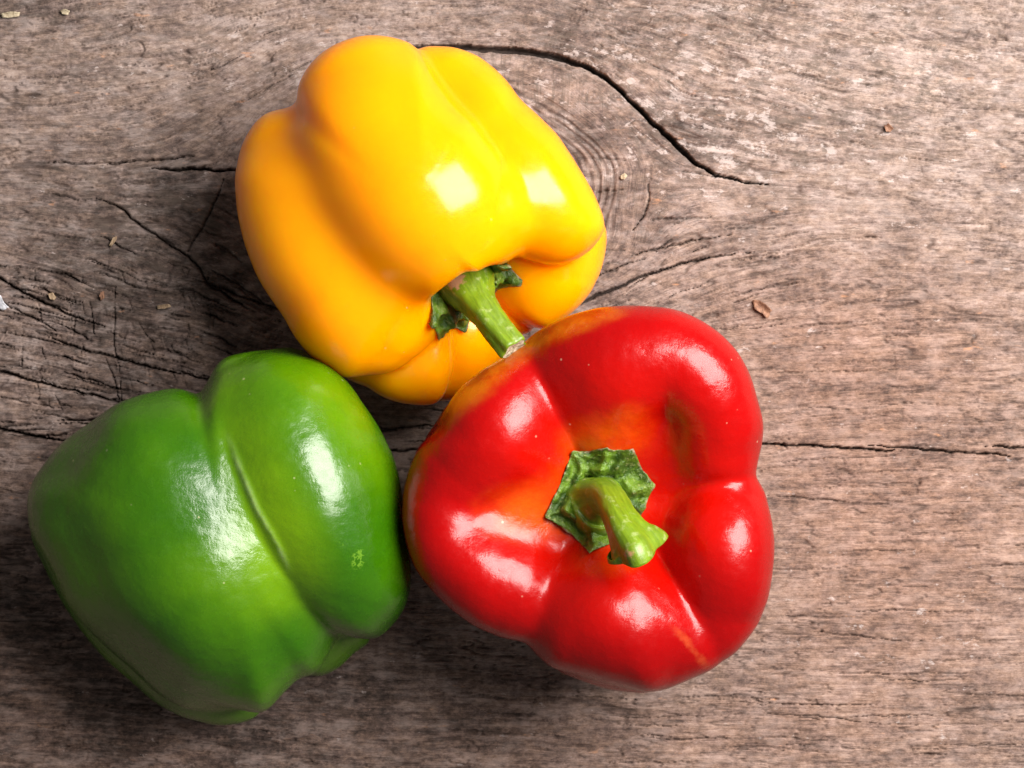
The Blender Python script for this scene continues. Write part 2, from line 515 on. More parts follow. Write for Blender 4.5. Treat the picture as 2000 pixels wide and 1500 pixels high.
def tube_sdf(P, C):
    best = None
    for a, b in zip(C[:-1], C[1:]):
        ab = b[:3] - a[:3]
        L2 = max(float(ab @ ab), 1e-6)
        q = P - a[:3].astype(np.float32)
        t = np.clip((q @ ab.astype(np.float32)) / L2, 0, 1)
        q = q - t[:, None] * ab.astype(np.float32)
        d = np.sqrt(np.einsum('ij,ij->i', q, q)) - (a[3] + t * (b[3] - a[3]))
        best = d if best is None else np.minimum(best, d)
    return best


def smin(a, b, k):
    h = np.maximum(k - np.abs(a - b), 0) / k
    return np.minimum(a, b) - h * h * h * k / 6.0


class Flesh:
    def __init__(self, tubes, carve=()):
        # tube: (k, [(px, py, z, r), ...])
        self.t = []
        for k, pts in tubes:
            self.t.append((k, catmull([[*W(p[0], p[1], p[2]), p[3]] for p in pts], 3), catmull([[*W(p[0], p[1], p[2]), p[3]] for p in pts], 12)))
        self.c = [(k, catmull([[*W(p[0], p[1], p[2]), p[3]] for p in pts], 3), catmull([[*W(p[0], p[1], p[2]), p[3]] for p in pts], 12)) for k, pts in carve]
        self.fine = 0

    def f(self, P):
        P = P.astype(np.float32)
        d = None
        for k, *CC in self.t:
            C = CC[self.fine]
            e = tube_sdf(P, C)
            d = e if d is None else smin(d, e, k)
        for k, *CC in self.c:
            C = CC[self.fine]
            d = -smin(-d, tube_sdf(P, C), k)
        return d

    def grad(self, P, e=0.01):
        g = np.zeros_like(P)
        for i in range(3):
            o = np.zeros(3, np.float32); o[i] = e
            g[:, i] = (self.f(P + o) - self.f(P - o)) / (2 * e)
        return g

    def mesh(self, cell=0.09):
        allp = np.vstack([C for k, C, _ in self.t])
        lo = (allp[:, :3] - allp[:, 3:]).min(0) - 0.4
        hi = (allp[:, :3] + allp[:, 3:]).max(0) + 0.4
        n = np.ceil((hi - lo) / cell).astype(int) + 1
        ax = [lo[i] + cell * np.arange(n[i]) for i in range(3)]
        G = np.stack(np.meshgrid(*ax, indexing='ij'), -1).reshape(-1, 3).astype(np.float32)
        # coarse pass to skip empty space
        F = np.empty(len(G), np.float32)
        cs = 400000
        for s in range(0, len(G), cs): F[s:s + cs] = self.f(G[s:s + cs])
        F = F.reshape(n)
        S = F < 0
        acc = np.zeros(tuple(n - 1) + (3,), np.float32); cnt = np.zeros(tuple(n - 1), np.float32)
        offs = [(0, 0, 0), (1, 0, 0), (0, 1, 0), (1, 1, 0), (0, 0, 1), (1, 0, 1), (0, 1, 1), (1, 1, 1)]
        def sl(o): return tuple(slice(o[i], n[i] - 1 + o[i]) for i in range(3))
        for a in range(8):
            for b in range(a + 1, 8):
                oa, ob = offs[a], offs[b]
                if sum(abs(oa[i] - ob[i]) for i in range(3)) != 1: continue
                fa, fb = F[sl(oa)], F[sl(ob)]
                x = (fa < 0) != (fb < 0)
                t = np.where(x, fa / np.where(x, fa - fb, 1), 0)
                for i in range(3):
                    acc[..., i] += np.where(x, oa[i] + t * (ob[i] - oa[i]), 0)
                cnt += x
        act = cnt > 0
        idx = -np.ones(tuple(n - 1), np.int64)
        idx[act] = np.arange(act.sum())
        base = np.argwhere(act)
        V = lo + cell * (base + acc[act] / cnt[act][:, None])
        Q = []
        for axs in range(3):
            o1, o2 = [(1, 2), (2, 0), (0, 1)][axs]
            s0 = [slice(1, n[i] - 1) for i in range(3)]; s0[axs] = slice(0, n[axs] - 1)
            s1 = list(s0); s1[axs] = slice(1, n[axs])
            A = S[tuple(s0)]; B = S[tuple(s1)]
            for pos, flip in ((A & ~B, False), (~A & B, True)):
                c = np.argwhere(pos)
                off = np.array([1, 1, 1]); off[axs] = 0
                c = c + off
                def cell_id(d1, d2):
                    e = c.copy(); e[:, o1] += d1; e[:, o2] += d2
                    return idx[e[:, 0], e[:, 1], e[:, 2]]
                q = np.stack([cell_id(-1, -1), cell_id(0, -1), cell_id(0, 0), cell_id(-1, 0)], 1)
                Q.append(q[:, ::-1] if flip else q)
        Q = np.vstack(Q)
        # relax on the surface so that the quads are even
        self.fine = 1
        E = np.vstack([Q[:, [0, 1]], Q[:, [1, 2]], Q[:, [2, 3]], Q[:, [3, 0]]])
        deg = np.bincount(E[:, 0], minlength=len(V)) + np.bincount(E[:, 1], minlength=len(V))
        for it in range(6):
            M = np.zeros_like(V)
            for i in range(3):
                M[:, i] = np.bincount(E[:, 0], V[E[:, 1], i], len(V)) + np.bincount(E[:, 1], V[E[:, 0], i], len(V))
            V = V + 0.6 * (M / deg[:, None] - V)
            if it in (2, 5):
                g = self.grad(V.astype(np.float32))
                d = self.f(V)
                V = V - (d / np.maximum((g * g).sum(1), 0.2))[:, None] * g
        return V, Q


def fit_outline(V, outline, centre, sig=2.6, iters=3, lo=0.86, hi=1.16):
    """even out the body's girth about its own upright axis"""
    c0 = W(centre[0], centre[1], 3.6)
    poly = np.array(outline, float) - np.array(centre, float)
    ang = np.arctan2(poly[:, 1], poly[:, 0]); rad = np.hypot(poly[:, 0], poly[:, 1])
    nb = 360
    bins = -np.pi + (np.arange(nb) + 0.5) * 2 * np.pi / nb
    T = np.zeros(nb)
    for i, a in enumerate(bins):
        dx, dy = math.cos(a), math.sin(a)
        best = 0
        for p, q in zip(poly, np.roll(poly, -1, 0)):
            ex, ey = q - p
            den = dx * ey - dy * ex
            if abs(den) < 1e-9: continue
            t = (p[0] * ey - p[1] * ex) / den
            s = (p[0] * dy - p[1] * dx) / den
            if t > 0 and -1e-6 <= s <= 1 + 1e-6: best = max(best, t)
        T[i] = best
    for it in range(iters):
        k = CAM_H / (CAM_H - V[:, 2]) * 80
        x = V[:, 0] * k + 1000 - centre[0]; y = 750 - V[:, 1] * k - centre[1]
        a = np.arctan2(y, x); r = np.hypot(x, y)
        b = np.clip(((a + np.pi) / (2 * np.pi) * nb).astype(int), 0, nb - 1)
        S = np.zeros(nb)
        np.maximum.at(S, b, r)
        g1 = np.exp(-0.5 * (np.arange(-6, 7) / 1.5) ** 2); g1 /= g1.sum()
        sm = lambda q: np.convolve(np.concatenate([q[-6:], q, q[:6]]), g1, 'valid')
        ratio = np.clip(sm(T) / np.maximum(sm(S), 1), 0.7, 1.4)
        if it == 0: print("outline ratio", centre, ratio.min(), ratio.max(), [round(float(z), 2) for z in ratio[::15]])
        w = np.exp(-0.5 * (np.arange(-12, 13) / sig) ** 2); w /= w.sum()
        rr = np.convolve(np.concatenate([ratio[-12:], ratio, ratio[:12]]), w, 'valid')
        f = np.interp(a, np.concatenate([bins - 2 * np.pi, bins, bins + 2 * np.pi]), np.tile(rr, 3))
        f = np.clip(f, lo, hi)
        Si = np.interp(a, np.concatenate([bins - 2 * np.pi, bins, bins + 2 * np.pi]), np.tile(sm(S), 3))
        edge = sstep(0.1, 1.0, r / Si)            # the middle stays as it grew
        f = 1 + (f - 1) * edge
        V = V.copy()
        V[:, 0] = c0[0] + (V[:, 0] - c0[0]) * f
        V[:, 1] = c0[1] + (V[:, 1] - c0[1]) * f
    return V


YELLOW_OUT = [(572, 210), (577, 175), (592, 140), (615, 110), (650, 85), (690, 70), (735, 65), (780, 73), (818, 90), (850, 88), (885, 90), (925, 102), (960, 125), (990, 155), (1015, 190), (1050, 222), (1090, 262), (1125, 315), (1155, 365), (1175, 410), (1186, 450), (1184, 490), (1174, 530), (1158, 565), (1135, 595), (1105, 622), (1070, 640), (1030, 648), (1005, 660), (985, 700), (955, 735), (920, 765), (885, 780), (850, 789), (810, 792), (770, 785), (730, 768), (712, 752), (690, 748), (660, 732), (625, 710), (600, 690), (575, 660), (550, 615), (525, 580), (500, 540), (475, 475), (461, 415), (456, 350), (462, 310), (475, 270), (500, 232), (530, 212), (555, 208)]
GREEN_OUT = [(395, 772), (400, 740), (415, 715), (440, 697), (470, 688), (520, 682), (565, 677), (600, 688), (640, 712), (680, 747), (710, 790), (740, 835), (765, 885), (780, 935), (787, 990), (793, 1050), (803, 1110), (800, 1160), (785, 1200), (755, 1235), (720, 1258), (692, 1275), (670, 1300), (640, 1318), (612, 1326), (588, 1322), (565, 1345), (545, 1365), (520, 1390), (485, 1410), (450, 1419), (410, 1418), (350, 1402), (300, 1375), (240, 1322), (200, 1287), (160, 1240), (120, 1182), (85, 1115), (60, 1062), (50, 1012), (50, 965), (65, 930), (90, 895), (115, 865), (150, 840), (190, 812), (230, 785), (280, 768), (330, 758), (360, 760)]
RED_OUT = [(1240, 596), (1300, 600), (1350, 615), (1400, 645), (1440, 685), (1465, 730), (1480, 780), (1491, 830), (1488, 870), (1476, 912), (1480, 935), (1495, 965), (1507, 1010), (1513, 1060), (1510, 1110), (1500, 1170), (1480, 1220), (1450, 1260), (1410, 1295), (1380, 1312), (1340, 1330), (1300, 1346), (1260, 1354), (1190, 1347), (1140, 1332), (1075, 1303), (1050, 1280), (1028, 1255), (980, 1245), (930, 1225), (880, 1190), (840, 1150), (810, 1110), (793, 1060), (785, 1010), (788, 960), (800, 910), (820, 870), (845, 835), (870, 795), (900, 755), (940, 722), (985, 697), (1020, 670), (1060, 640), (1110, 616), (1170, 600)]

yellow_f = Flesh([
    (0.5, [(650, 310, 3.1, 1.3), (740, 390, 3.4, 2.3), (800, 460, 3.1, 2.2)]),                  # core
    (0.55, [(717, 210, 4.0, 1.58), (753, 300, 4.45, 2.0), (815, 385, 4.85, 2.1), (842, 422, 4.95, 1.9)]),     # top lobe
    (0.6, [(790, 400, 4.7, 1.7), (803, 478, 4.5, 1.22)]),
    (0.6, [(860, 390, 4.9, 1.8), (905, 412, 5.0, 1.4), (952, 402, 4.9, 1.25)]),
    (1.3, [(560, 312, 3.0, 1.2), (590, 425, 3.5, 1.6), (658, 560, 3.9, 1.72), (715, 630, 3.75, 1.25), (742, 625, 3.9, 1.12)]),      # left lobe
    (0.7, [(640, 400, 3.7, 1.5), (700, 500, 3.95, 1.5), (740, 555, 3.95, 1.3)]),
    (0.45, [(885, 190, 3.2, 1.15), (965, 290, 3.7, 1.5), (1040, 375, 4.15, 1.45), (1078, 410, 4.1, 1.25)]),    # right lobe
    (0.28, [(900, 300, 2.2, 1.7), (1030, 440, 2.2, 1.75), (1050, 510, 2.3, 1.4)]),                         # under right lobe
    (0.25, [(680, 480, 2.1, 1.9), (770, 590, 2.0, 1.75), (870, 650, 1.8, 1.35), (930, 645, 1.7, 1.2)]),                          # bottom lobe
    (0.1, [(750, 670, 2.2, 1.15), (795, 712, 2.6, 0.9), (828, 694, 3.1, 0.66), (843, 655, 3.35, 0.45)]),                              # little lobe
], carve=[(0.5, [(890, 520, 4.3, 0.62), (925, 590, 4.9, 0.95), (985, 670, 5.9, 1.5)])])
green_f = Flesh([
    (0.5, [(420, 950, 3.6, 2.5), (470, 1100, 3.5, 2.5)]),
    (0.5, [(325, 915, 3.95, 1.85), (328, 965, 4.1, 2.35), (355, 1060, 4.15, 2.5), (390, 1130, 4.1, 2.5), (460, 1222, 3.65, 1.95)]),
    (0.9, [(385, 945, 3.9, 2.1), (405, 990, 3.95, 2.25), (438, 1070, 4.0, 2.3), (500, 1178, 3.72, 1.88)]),
    (0.9, [(215, 960, 3.2, 1.75), (225, 1080, 3.6, 1.9), (330, 1240, 3.2, 1.7), (400, 1300, 2.8, 1.2)]),
    (0.14, [(500, 800, 3.9, 1.3), (562, 868, 4.4, 1.95), (622, 978, 4.45, 2.2), (660, 1072, 4.2, 1.85), (688, 1130, 3.8, 1.25)]),
    (0.6, [(452, 895, 4.2, 1.75), (508, 1000, 4.4, 1.75), (545, 1068, 4.2, 1.5)]),
    (0.5, [(612, 852, 4.15, 1.8), (672, 952, 4.15, 2.05), (675, 1050, 3.95, 1.7)]),
    (0.9, [(570, 780, 2.9, 1.2), (650, 950, 2.5, 1.7), (680, 1080, 2.4, 1.5)]),
    (0.25, [(500, 1000, 2.0, 1.7), (590, 1205, 1.9, 1.4)]),
    (0.2, [(190, 1080, 2.0, 1.7), (300, 1255, 1.9, 1.65), (420, 1330, 1.7, 1.2)]),
])
red_f = Flesh([
    (0.9, [(1160, 980, 2.4, 2.2), (1165, 980, 2.9, 2.05)]),
    # the flanks of the lobes
    (0.9, [(1240, 730, 3.5, 1.35), (1250, 780, 2.4, 1.7), (1230, 880, 1.4, 1.4)]),
    (0.9, [(1390, 800, 3.6, 1.2), (1350, 840, 2.6, 1.5)]),
    (0.9, [(950, 865, 4.0, 1.3), (970, 890, 2.2, 1.6), (1060, 920, 1.3, 1.3)]),
    (0.9, [(905, 1050, 4.0, 1.25), (950, 1050, 2.2, 1.6), (1060, 1020, 1.3, 1.3)]),
    (0.9, [(1200, 1222, 4.0, 1.4), (1200, 1180, 2.2, 1.7), (1180, 1060, 1.3, 1.3)]),
    (0.9, [(1405, 1080, 4.0, 1.35), (1360, 1070, 2.2, 1.7), (1250, 1020, 1.3, 1.3)]),
    # each lobe swells from the calyx out to its crest
    (0.35, [(1170, 890, 3.9, 1.0), (1190, 800, 4.6, 1.25), (1212, 725, 5.15, 1.3)]),
    (0.2, [(1090, 925, 3.9, 0.95), (1020, 875, 4.6, 1.25), (965, 848, 4.95, 1.3)]),
    (1.1, [(1075, 1000, 3.85, 0.95), (1000, 1008, 4.1, 1.05), (930, 1020, 4.3, 1.1)]),
    (0.9, [(1082, 1030, 3.85, 0.95), (1010, 1055, 4.15, 1.05), (950, 1075, 4.4, 1.05)]),
    (1.0, [(1078, 972, 3.85, 0.95), (1000, 958, 4.1, 1.05), (925, 960, 4.25, 1.05)]),
    (0.5, [(1100, 1055, 3.8, 0.95), (1030, 1110, 4.3, 1.1)]),
    (0.32, [(1160, 1065, 3.9, 0.95), (1190, 1140, 4.6, 1.3), (1200, 1205, 5.0, 1.4)]),
    (0.35, [(1250, 1010, 3.8, 0.95), (1340, 1045, 4.2, 1.05), (1410, 1080, 4.9, 1.25)]),
    (1.2, [(1220, 920, 3.6, 1.0), (1320, 860, 3.8, 1.0)]),
    (1.6, [(1285, 790, 3.8, 0.85), (1290, 850, 3.7, 0.9)]),
    (1.5, [(1315, 762, 4.35, 1.0), (1350, 825, 4.3, 1.0), (1375, 900, 4.2, 1.0)]),
    # the swollen rims
    (0.5, [(1120, 765, 4.7, 1.15), (1200, 722, 5.3, 1.25), (1310, 700, 5.45, 1.2), (1392, 760, 5.4, 1.15), (1412, 865, 4.9, 1.1)]),
    (0.25, [(1035, 795, 4.7, 1.0), (975, 845, 5.15, 1.2), (905, 920, 4.9, 1.1)]),
    (0.45, [(868, 975, 4.8, 1.0), (872, 1060, 4.95, 1.0), (930, 1120, 5.0, 1.1), (1005, 1150, 4.9, 1.1)]),
    (0.4, [(1105, 1180, 4.8, 1.1), (1200, 1205, 5.2, 1.35), (1288, 1225, 4.9, 1.15)]),
    (0.4, [(1420, 1000, 4.8, 1.05), (1420, 1080, 5.2, 1.2), (1395, 1170, 4.9, 1.05)]),
])


def pepper_body(name, fl, outline, centre, mat, root, attrs, ridge=None, cell=0.09):
    V, Q = fl.mesh(cell)
    V = fit_outline(V, outline, centre)
    zmin = V[:, 2].min()
    V[:, 2] -= zmin
    if ridge is not None:
        kk = CAM_H / (CAM_H - V[:, 2]) * 80
        qx = V[:, 0] * kk + 1000; qy = 750 - V[:, 1] * kk
        d = np.full(len(V), 99.0)
        for a_, b_ in zip(ridge[:-1], ridge[1:]):
            dx, dy = b_[0] - a_[0], b_[1] - a_[1]
            t = np.clip(((qx - a_[0]) * dx + (qy - a_[1]) * dy) / (dx * dx + dy * dy), 0, 1)
            d = np.minimum(d, np.hypot(qx - a_[0] - t * dx, qy - a_[1] - t * dy))
        V[:, 2] += np.where(V[:, 2] > 4, 0.045 * np.exp(-(d / 7.0) ** 2), 0) * sstep(ridge[0][1] - 5, ridge[0][1] + 70, qy) * (1 - sstep(ridge[-1][1] - 60, ridge[-1][1] + 8, qy))
        crease_glint = np.where(V[:, 2] > 4, np.exp(-(d / 5.0) ** 2), 0) * sstep(ridge[0][1] - 5, ridge[0][1] + 90, qy) * (1 - sstep(ridge[-1][1] - 50, ridge[-1][1] + 8, qy))  # mask for the pale highlight painted along the crease
    me = mesh_np(name, V * CM - np.array(root.location), Q)
    if ridge is not None: fattr(me, "crease_glint", crease_glint)
    for k, fn in attrs.items():
        kk = CAM_H / (CAM_H - V[:, 2]) * 80
        px = V[:, 0] * kk + 1000; py = 750 - V[:, 1] * kk
        fattr(me, k, fn(px, py, V))
    o = link(name, me, mat, root)
    md = o.modifiers.new("smooth", 'SUBSURF'); md.levels = 1; md.render_levels = 1
    bvh = BVHTree.FromPolygons([tuple(v) for v in V], [tuple(q) for q in Q])
    print(name, len(V), "verts, z shift", round(float(zmin), 2), "top", round(float(V[:, 2].max()), 2))
    return o, bvh


def skin(name, base, second, sss_scale, sss_rad, rough, bump, extra=None, coat=0.0, sss=0.3, spec=0.5, dust=0.25):
    m = NT(name)
    oc = m.objco()
    n1 = m.noise(oc, 28.0, 3, 0.5)
    col = m.mix(m.rng(n1, 0.35, 0.68), base, second)
    if extra: col = extra(m, oc, col)
    # tiny pale freckles
    sp = m.math('SUBTRACT', 1.0, m.rng(m.vor(oc, 260.0), 0.05, 0.10))
    keep = m.rng(m.noise(oc, 90.0, 2, 0.5), 0.54, 0.62)
    sp = m.math('MULTIPLY', sp, keep)
    col = m.mix(m.math('MULTIPLY', sp, dust), col, (0.9, 0.75, 0.5))
    b1 = m.noise(oc, 70.0, 3, 0.55)
    b2 = m.noise(oc, 420.0, 3, 0.6)
    b3 = m.noise(oc, 2200.0, 2, 0.5)
    nr = m.bump(b1, bump * 0.55, 0.0018)
    nr = m.bump(b2, bump * 0.5, 0.00035, nr)
    nr = m.bump(b3, bump * 0.5, 0.00008, nr)
    rg = m.rng(b2, 0.3, 0.7, rough * 0.85, rough * 1.25)
    mat = m.set(Base_Color=col, Roughness=rg, Normal=nr)
    b = m.bsdf
    b.inputs['Subsurface Weight'].default_value = sss
    b.inputs['Subsurface Radius'].default_value = sss_rad
    b.inputs['Subsurface Scale'].default_value = sss_scale
    b.inputs['IOR'].default_value = 1.48
    b.inputs['Specular IOR Level'].default_value = spec
    b.inputs['Coat Weight'].default_value = coat
    b.inputs['Coat Roughness'].default_value = 0.12
    return mat


def blobf(cx, cy, rx, ry, rot=0):
    c, s = math.cos(math.radians(rot)), math.sin(math.radians(rot))
    def f(px, py, V=None):
        dx = px - cx; dy = py - cy
        u = (dx * c + dy * s) / rx; v = (-dx * s + dy * c) / ry
        return np.exp(-(u * u + v * v))
    return f


mat_yellow = skin("yellow_skin", (1.0, 0.315, 0.0), (1.0, 0.35, 0.0), 0.010, (1.0, 0.5, 0.05), 0.18, 0.14, sss=0.9, spec=0.36, dust=0.1)


def red_extra(m, oc, col):
    w = m.attr("ripe")
    col = m.mix(m.rng(m.attr("inner"), 0.15, 0.9, 0, 0.9), col, (0.46, 0.003, 0.0004))
    n = m.noise(m.mapping(oc, (60, 60, 60)), 1.0, 6, 0.65)
    f = m.math('MULTIPLY', w, m.math('ADD', 1.0, m.math('MULTIPLY', m.math('SUBTRACT', n, 0.5), 2.4)))
    col = m.mix(m.rng(f, 0.25, 1.2, 0, 0.75), col, (0.75, 0.09, 0.002))
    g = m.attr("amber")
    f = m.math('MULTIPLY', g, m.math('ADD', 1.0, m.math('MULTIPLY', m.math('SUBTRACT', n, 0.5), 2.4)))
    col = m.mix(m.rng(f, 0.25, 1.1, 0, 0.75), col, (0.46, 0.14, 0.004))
    n3 = m.noise(oc, 380.0, 5, 0.7)
    f = m.math('ADD', m.attr("scar"), m.math('MULTIPLY', m.math('SUBTRACT', n3, 0.5), 1.1))
    return m.mix(m.rng(f, 0.45, 1.15, 0, 0.5), col, (0.42, 0.07, 0.02))


mat_red = skin("red_skin", (0.25, 0.0006, 0.0010), (0.33, 0.0008, 0.0010), 0.003, (1.0, 0.10, 0.03), 0.23, 0.6, red_extra, sss=0.12, spec=0.36, dust=0.28)


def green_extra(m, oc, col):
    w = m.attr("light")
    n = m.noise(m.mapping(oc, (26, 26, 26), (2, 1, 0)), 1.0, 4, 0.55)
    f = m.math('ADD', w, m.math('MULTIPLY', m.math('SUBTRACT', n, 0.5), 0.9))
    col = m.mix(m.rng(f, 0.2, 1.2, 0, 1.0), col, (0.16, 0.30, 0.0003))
    n3 = m.noise(oc, 420.0, 3, 0.6)
    r3 = m.math('ABSOLUTE', m.math('SUBTRACT', n3, 0.5))
    sm = m.math('MULTIPLY', m.attr("crease_glint"), m.rng(m.noise(oc, 300.0, 3, 0.6), 0.3, 0.6, 0.35, 1.0))
    col = m.mix(m.math('MULTIPLY', sm, 0.42), col, (0.42, 0.55, 0.22))  # thin highlight of the crease, put into the skin colour
    f = m.math('MULTIPLY', m.attr("nibble"), m.math('SUBTRACT', 1.0, m.rng(r3, 0.01, 0.06)))
    return m.mix(m.rng(f, 0.25, 0.8, 0, 0.4), col, (0.20, 0.38, 0.03))


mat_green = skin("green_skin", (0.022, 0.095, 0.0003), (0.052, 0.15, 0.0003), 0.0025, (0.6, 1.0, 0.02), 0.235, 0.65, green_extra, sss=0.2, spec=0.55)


# ------------------------------------------------------------------ stems
def stem_material(name, dark, light, scar):
    m = NT(name)
    oc = m.objco()
    al = m.attr("along"); ar = m.attr("around")
    cx = m.new('ShaderNodeCombineXYZ')
    m.put(cx.inputs[0], m.math('MULTIPLY', al, 2.2)); m.put(cx.inputs[1], m.math('MULTIPLY', ar, 16.0))
    n = m.noise(cx.outputs[0], 1.0, 5, 0.6)
    n2 = m.noise(oc, 450.0, 4, 0.6)
    col = m.mix(m.rng(n, 0.2, 0.8), dark, light)
    col = m.mix(m.rng(n2, 0.55, 0.72, 0, 0.6), col, (0.32, 0.37, 0.14))
    sc = m.math('ADD', m.attr("scar"), m.math('MULTIPLY', m.math('SUBTRACT', m.noise(oc, 700.0, 4, 0.7), 0.5), 1.2))
    col = m.mix(m.rng(sc, 0.55, 0.8, 0, 0.9), col, scar)
    h = m.math('ADD', m.math('MULTIPLY', n, 0.35), m.math('MULTIPLY', n2, 0.5))
    nr = m.bump(h, 0.5, 0.0005)
    mat = m.set(Base_Color=col, Roughness=0.36, Normal=nr)
    m.bsdf.inputs['Subsurface Weight'].default_value = 0.25
    m.bsdf.inputs['Subsurface Radius'].default_value = (0.6, 1.0, 0.2)
    m.bsdf.inputs['Subsurface Scale'].default_value = 0.001
    return mat


def build_stem(name, pts, root, mat, ribs=5, rib=0.08, nseg=48, seed=1, scar=None, endcut=None, cap_mat=None, squash=None):
    """pts: (px, py, z, r) from the base to the cut"""
    C = catmull([[*W(p[0], p[1], p[2]), p[3]] for p in pts], 10)
    n = len(C)
    T = np.gradient(C[:, :3], axis=0); T /= np.linalg.norm(T, axis=1)[:, None]
    up = np.array([0.3, 0.9, 0.2]); u = np.cross(T[0], up); u /= np.linalg.norm(u)
    rings = []; al = []; ar = []
    L = np.concatenate([[0], np.cumsum(np.linalg.norm(np.diff(C[:, :3], axis=0), axis=1))])
    th = np.linspace(0, 2 * np.pi, nseg, endpoint=False)
    for i in range(n):
        u = u - T[i] * (u @ T[i]); u /= np.linalg.norm(u); v = np.cross(T[i], u)
        tw = 0.5 * L[i] / L[-1]
        rb = rib * (1 + 1.6 * (L[i] / L[-1]) ** 4)
        w = 1 + rb * np.cos(ribs * (th + tw)) + 0.6 * rib * np.cos((ribs - 2) * th + seed) + 0.05 * (fbm(th * 3 + seed, np.full_like(th, L[i] * 4), seed, 3) - 0.5) * 2
        r = C[i, 3] * w
        sq = 1.0 if squash is None else 1 + squash * (L[i] / L[-1]) ** 3
        rings.append(C[i, :3] + np.outer(r * np.cos(th) * sq, u) + np.outer(r * np.sin(th), v))
        al.append(np.full(nseg, L[i])); ar.append(th / (2 * np.pi))
    ring_end = rings[-1]; Te = T[-1]; ce = C[-1, :3]
    # the rim rounds over into the cut
    for f, dlt in ((0.93, 0.03), (0.86, 0.035)):
        rings.append(ce + (ring_end - ce) * f + Te * dlt); al.append(np.full(nseg, L[-1])); ar.append(th / (2 * np.pi))
    V = np.vstack(rings)
    m = len(rings)
    i = (np.arange(m - 1)[:, None] * nseg + np.arange(nseg)[None]).ravel()
    j = (np.arange(m - 1)[:, None] * nseg + (np.arange(nseg)[None] + 1) % nseg).ravel()
    Q = np.stack([i, j, j + nseg, i + nseg], 1)
    me = mesh_np(name, V * CM - np.array(root.location), Q)
    fattr(me, "along", np.concatenate(al)); fattr(me, "around", np.abs(np.concatenate(ar) * 2 - 1))
    k = CAM_H / (CAM_H - V[:, 2]) * 80
    px = V[:, 0] * k + 1000; py = 750 - V[:, 1] * k
    fattr(me, "scar", scar(px, py) if scar else np.zeros(len(V)))
    o = link(name, me, mat, root)
    # the cut end, slightly hollow
    rr = []
    base = rings[-1]; cb = base.mean(0)
    fr = [1.0, 0.85, 0.65, 0.4, 0.15]
    for q, f in enumerate(fr):
        dz = (-0.05 * (1 - f) + 0.035 * (fbm(th * 2 + 5 * q, np.full_like(th, f * 6.0), seed + 9, 3) - 0.5)) if q else np.zeros(nseg)
        rr.append(cb + (base - cb) * f + np.outer(dz, Te))
    V2 = np.vstack(rr + [cb[None] - 0.04 * Te])
    m = len(rr)
    i = (np.arange(m - 1)[:, None] * nseg + np.arange(nseg)[None]).ravel()
    j = (np.arange(m - 1)[:, None] * nseg + (np.arange(nseg)[None] + 1) % nseg).ravel()
    Q2 = np.stack([i, j, j + nseg, i + nseg], 1)
    ctr = len(V2) - 1
    a = (m - 1) * nseg + np.arange(nseg)
    Q2 = [tuple(map(int, q)) for q in Q2] + [(int(a[k]), int(a[(k + 1) % nseg]), ctr) for k in range(nseg)]
    me2 = bpy.data.meshes.new("cut_end")
    me2.from_pydata([tuple(v) for v in (V2 * CM - np.array(root.location))], [], Q2)
    co = link("cut_end", me2, cap_mat, o)
    return o


def cap_material():
    m = NT("cut_stem_pith")
    oc = m.objco()
    n = m.noise(oc, 900.0, 4, 0.7)
    col = m.ramp(n, [(0.35, (0.16, 0.12, 0.06)), (0.5, (0.42, 0.38, 0.26)), (0.65, (0.70, 0.66, 0.52))])
    return m.set(Base_Color=col, Roughness=0.7, Normal=m.bump(n, 0.8, 0.0006))


mat_cap = cap_material()
mat_stem = stem_material("green_stem", (0.080, 0.14, 0.004), (0.165, 0.26, 0.008), (0.42, 0.22, 0.12))
def calyx_material():
    m = NT("green_calyx")
    oc = m.objco()
    n = m.noise(oc, 260.0, 4, 0.6); n2 = m.noise(oc, 800.0, 4, 0.65)
    col = m.mix(m.rng(n, 0.38, 0.62), (0.028, 0.068, 0.004), (0.105, 0.19, 0.010))
    col = m.mix(m.rng(n2, 0.55, 0.7, 0, 0.45), col, (0.40, 0.42, 0.16))
    sc = m.math('ADD', m.attr("scar"), m.math('MULTIPLY', m.math('SUBTRACT', m.noise(oc, 500.0, 4, 0.7), 0.5), 1.5))
    col = m.mix(m.rng(sc, 0.55, 0.85, 0, 0.9), col, (0.24, 0.17, 0.10))
    return m.set(Base_Color=col, Roughness=0.42, Normal=m.bump(m.math('ADD', n, n2), 0.8, 0.0009))


mat_calyx = calyx_material()


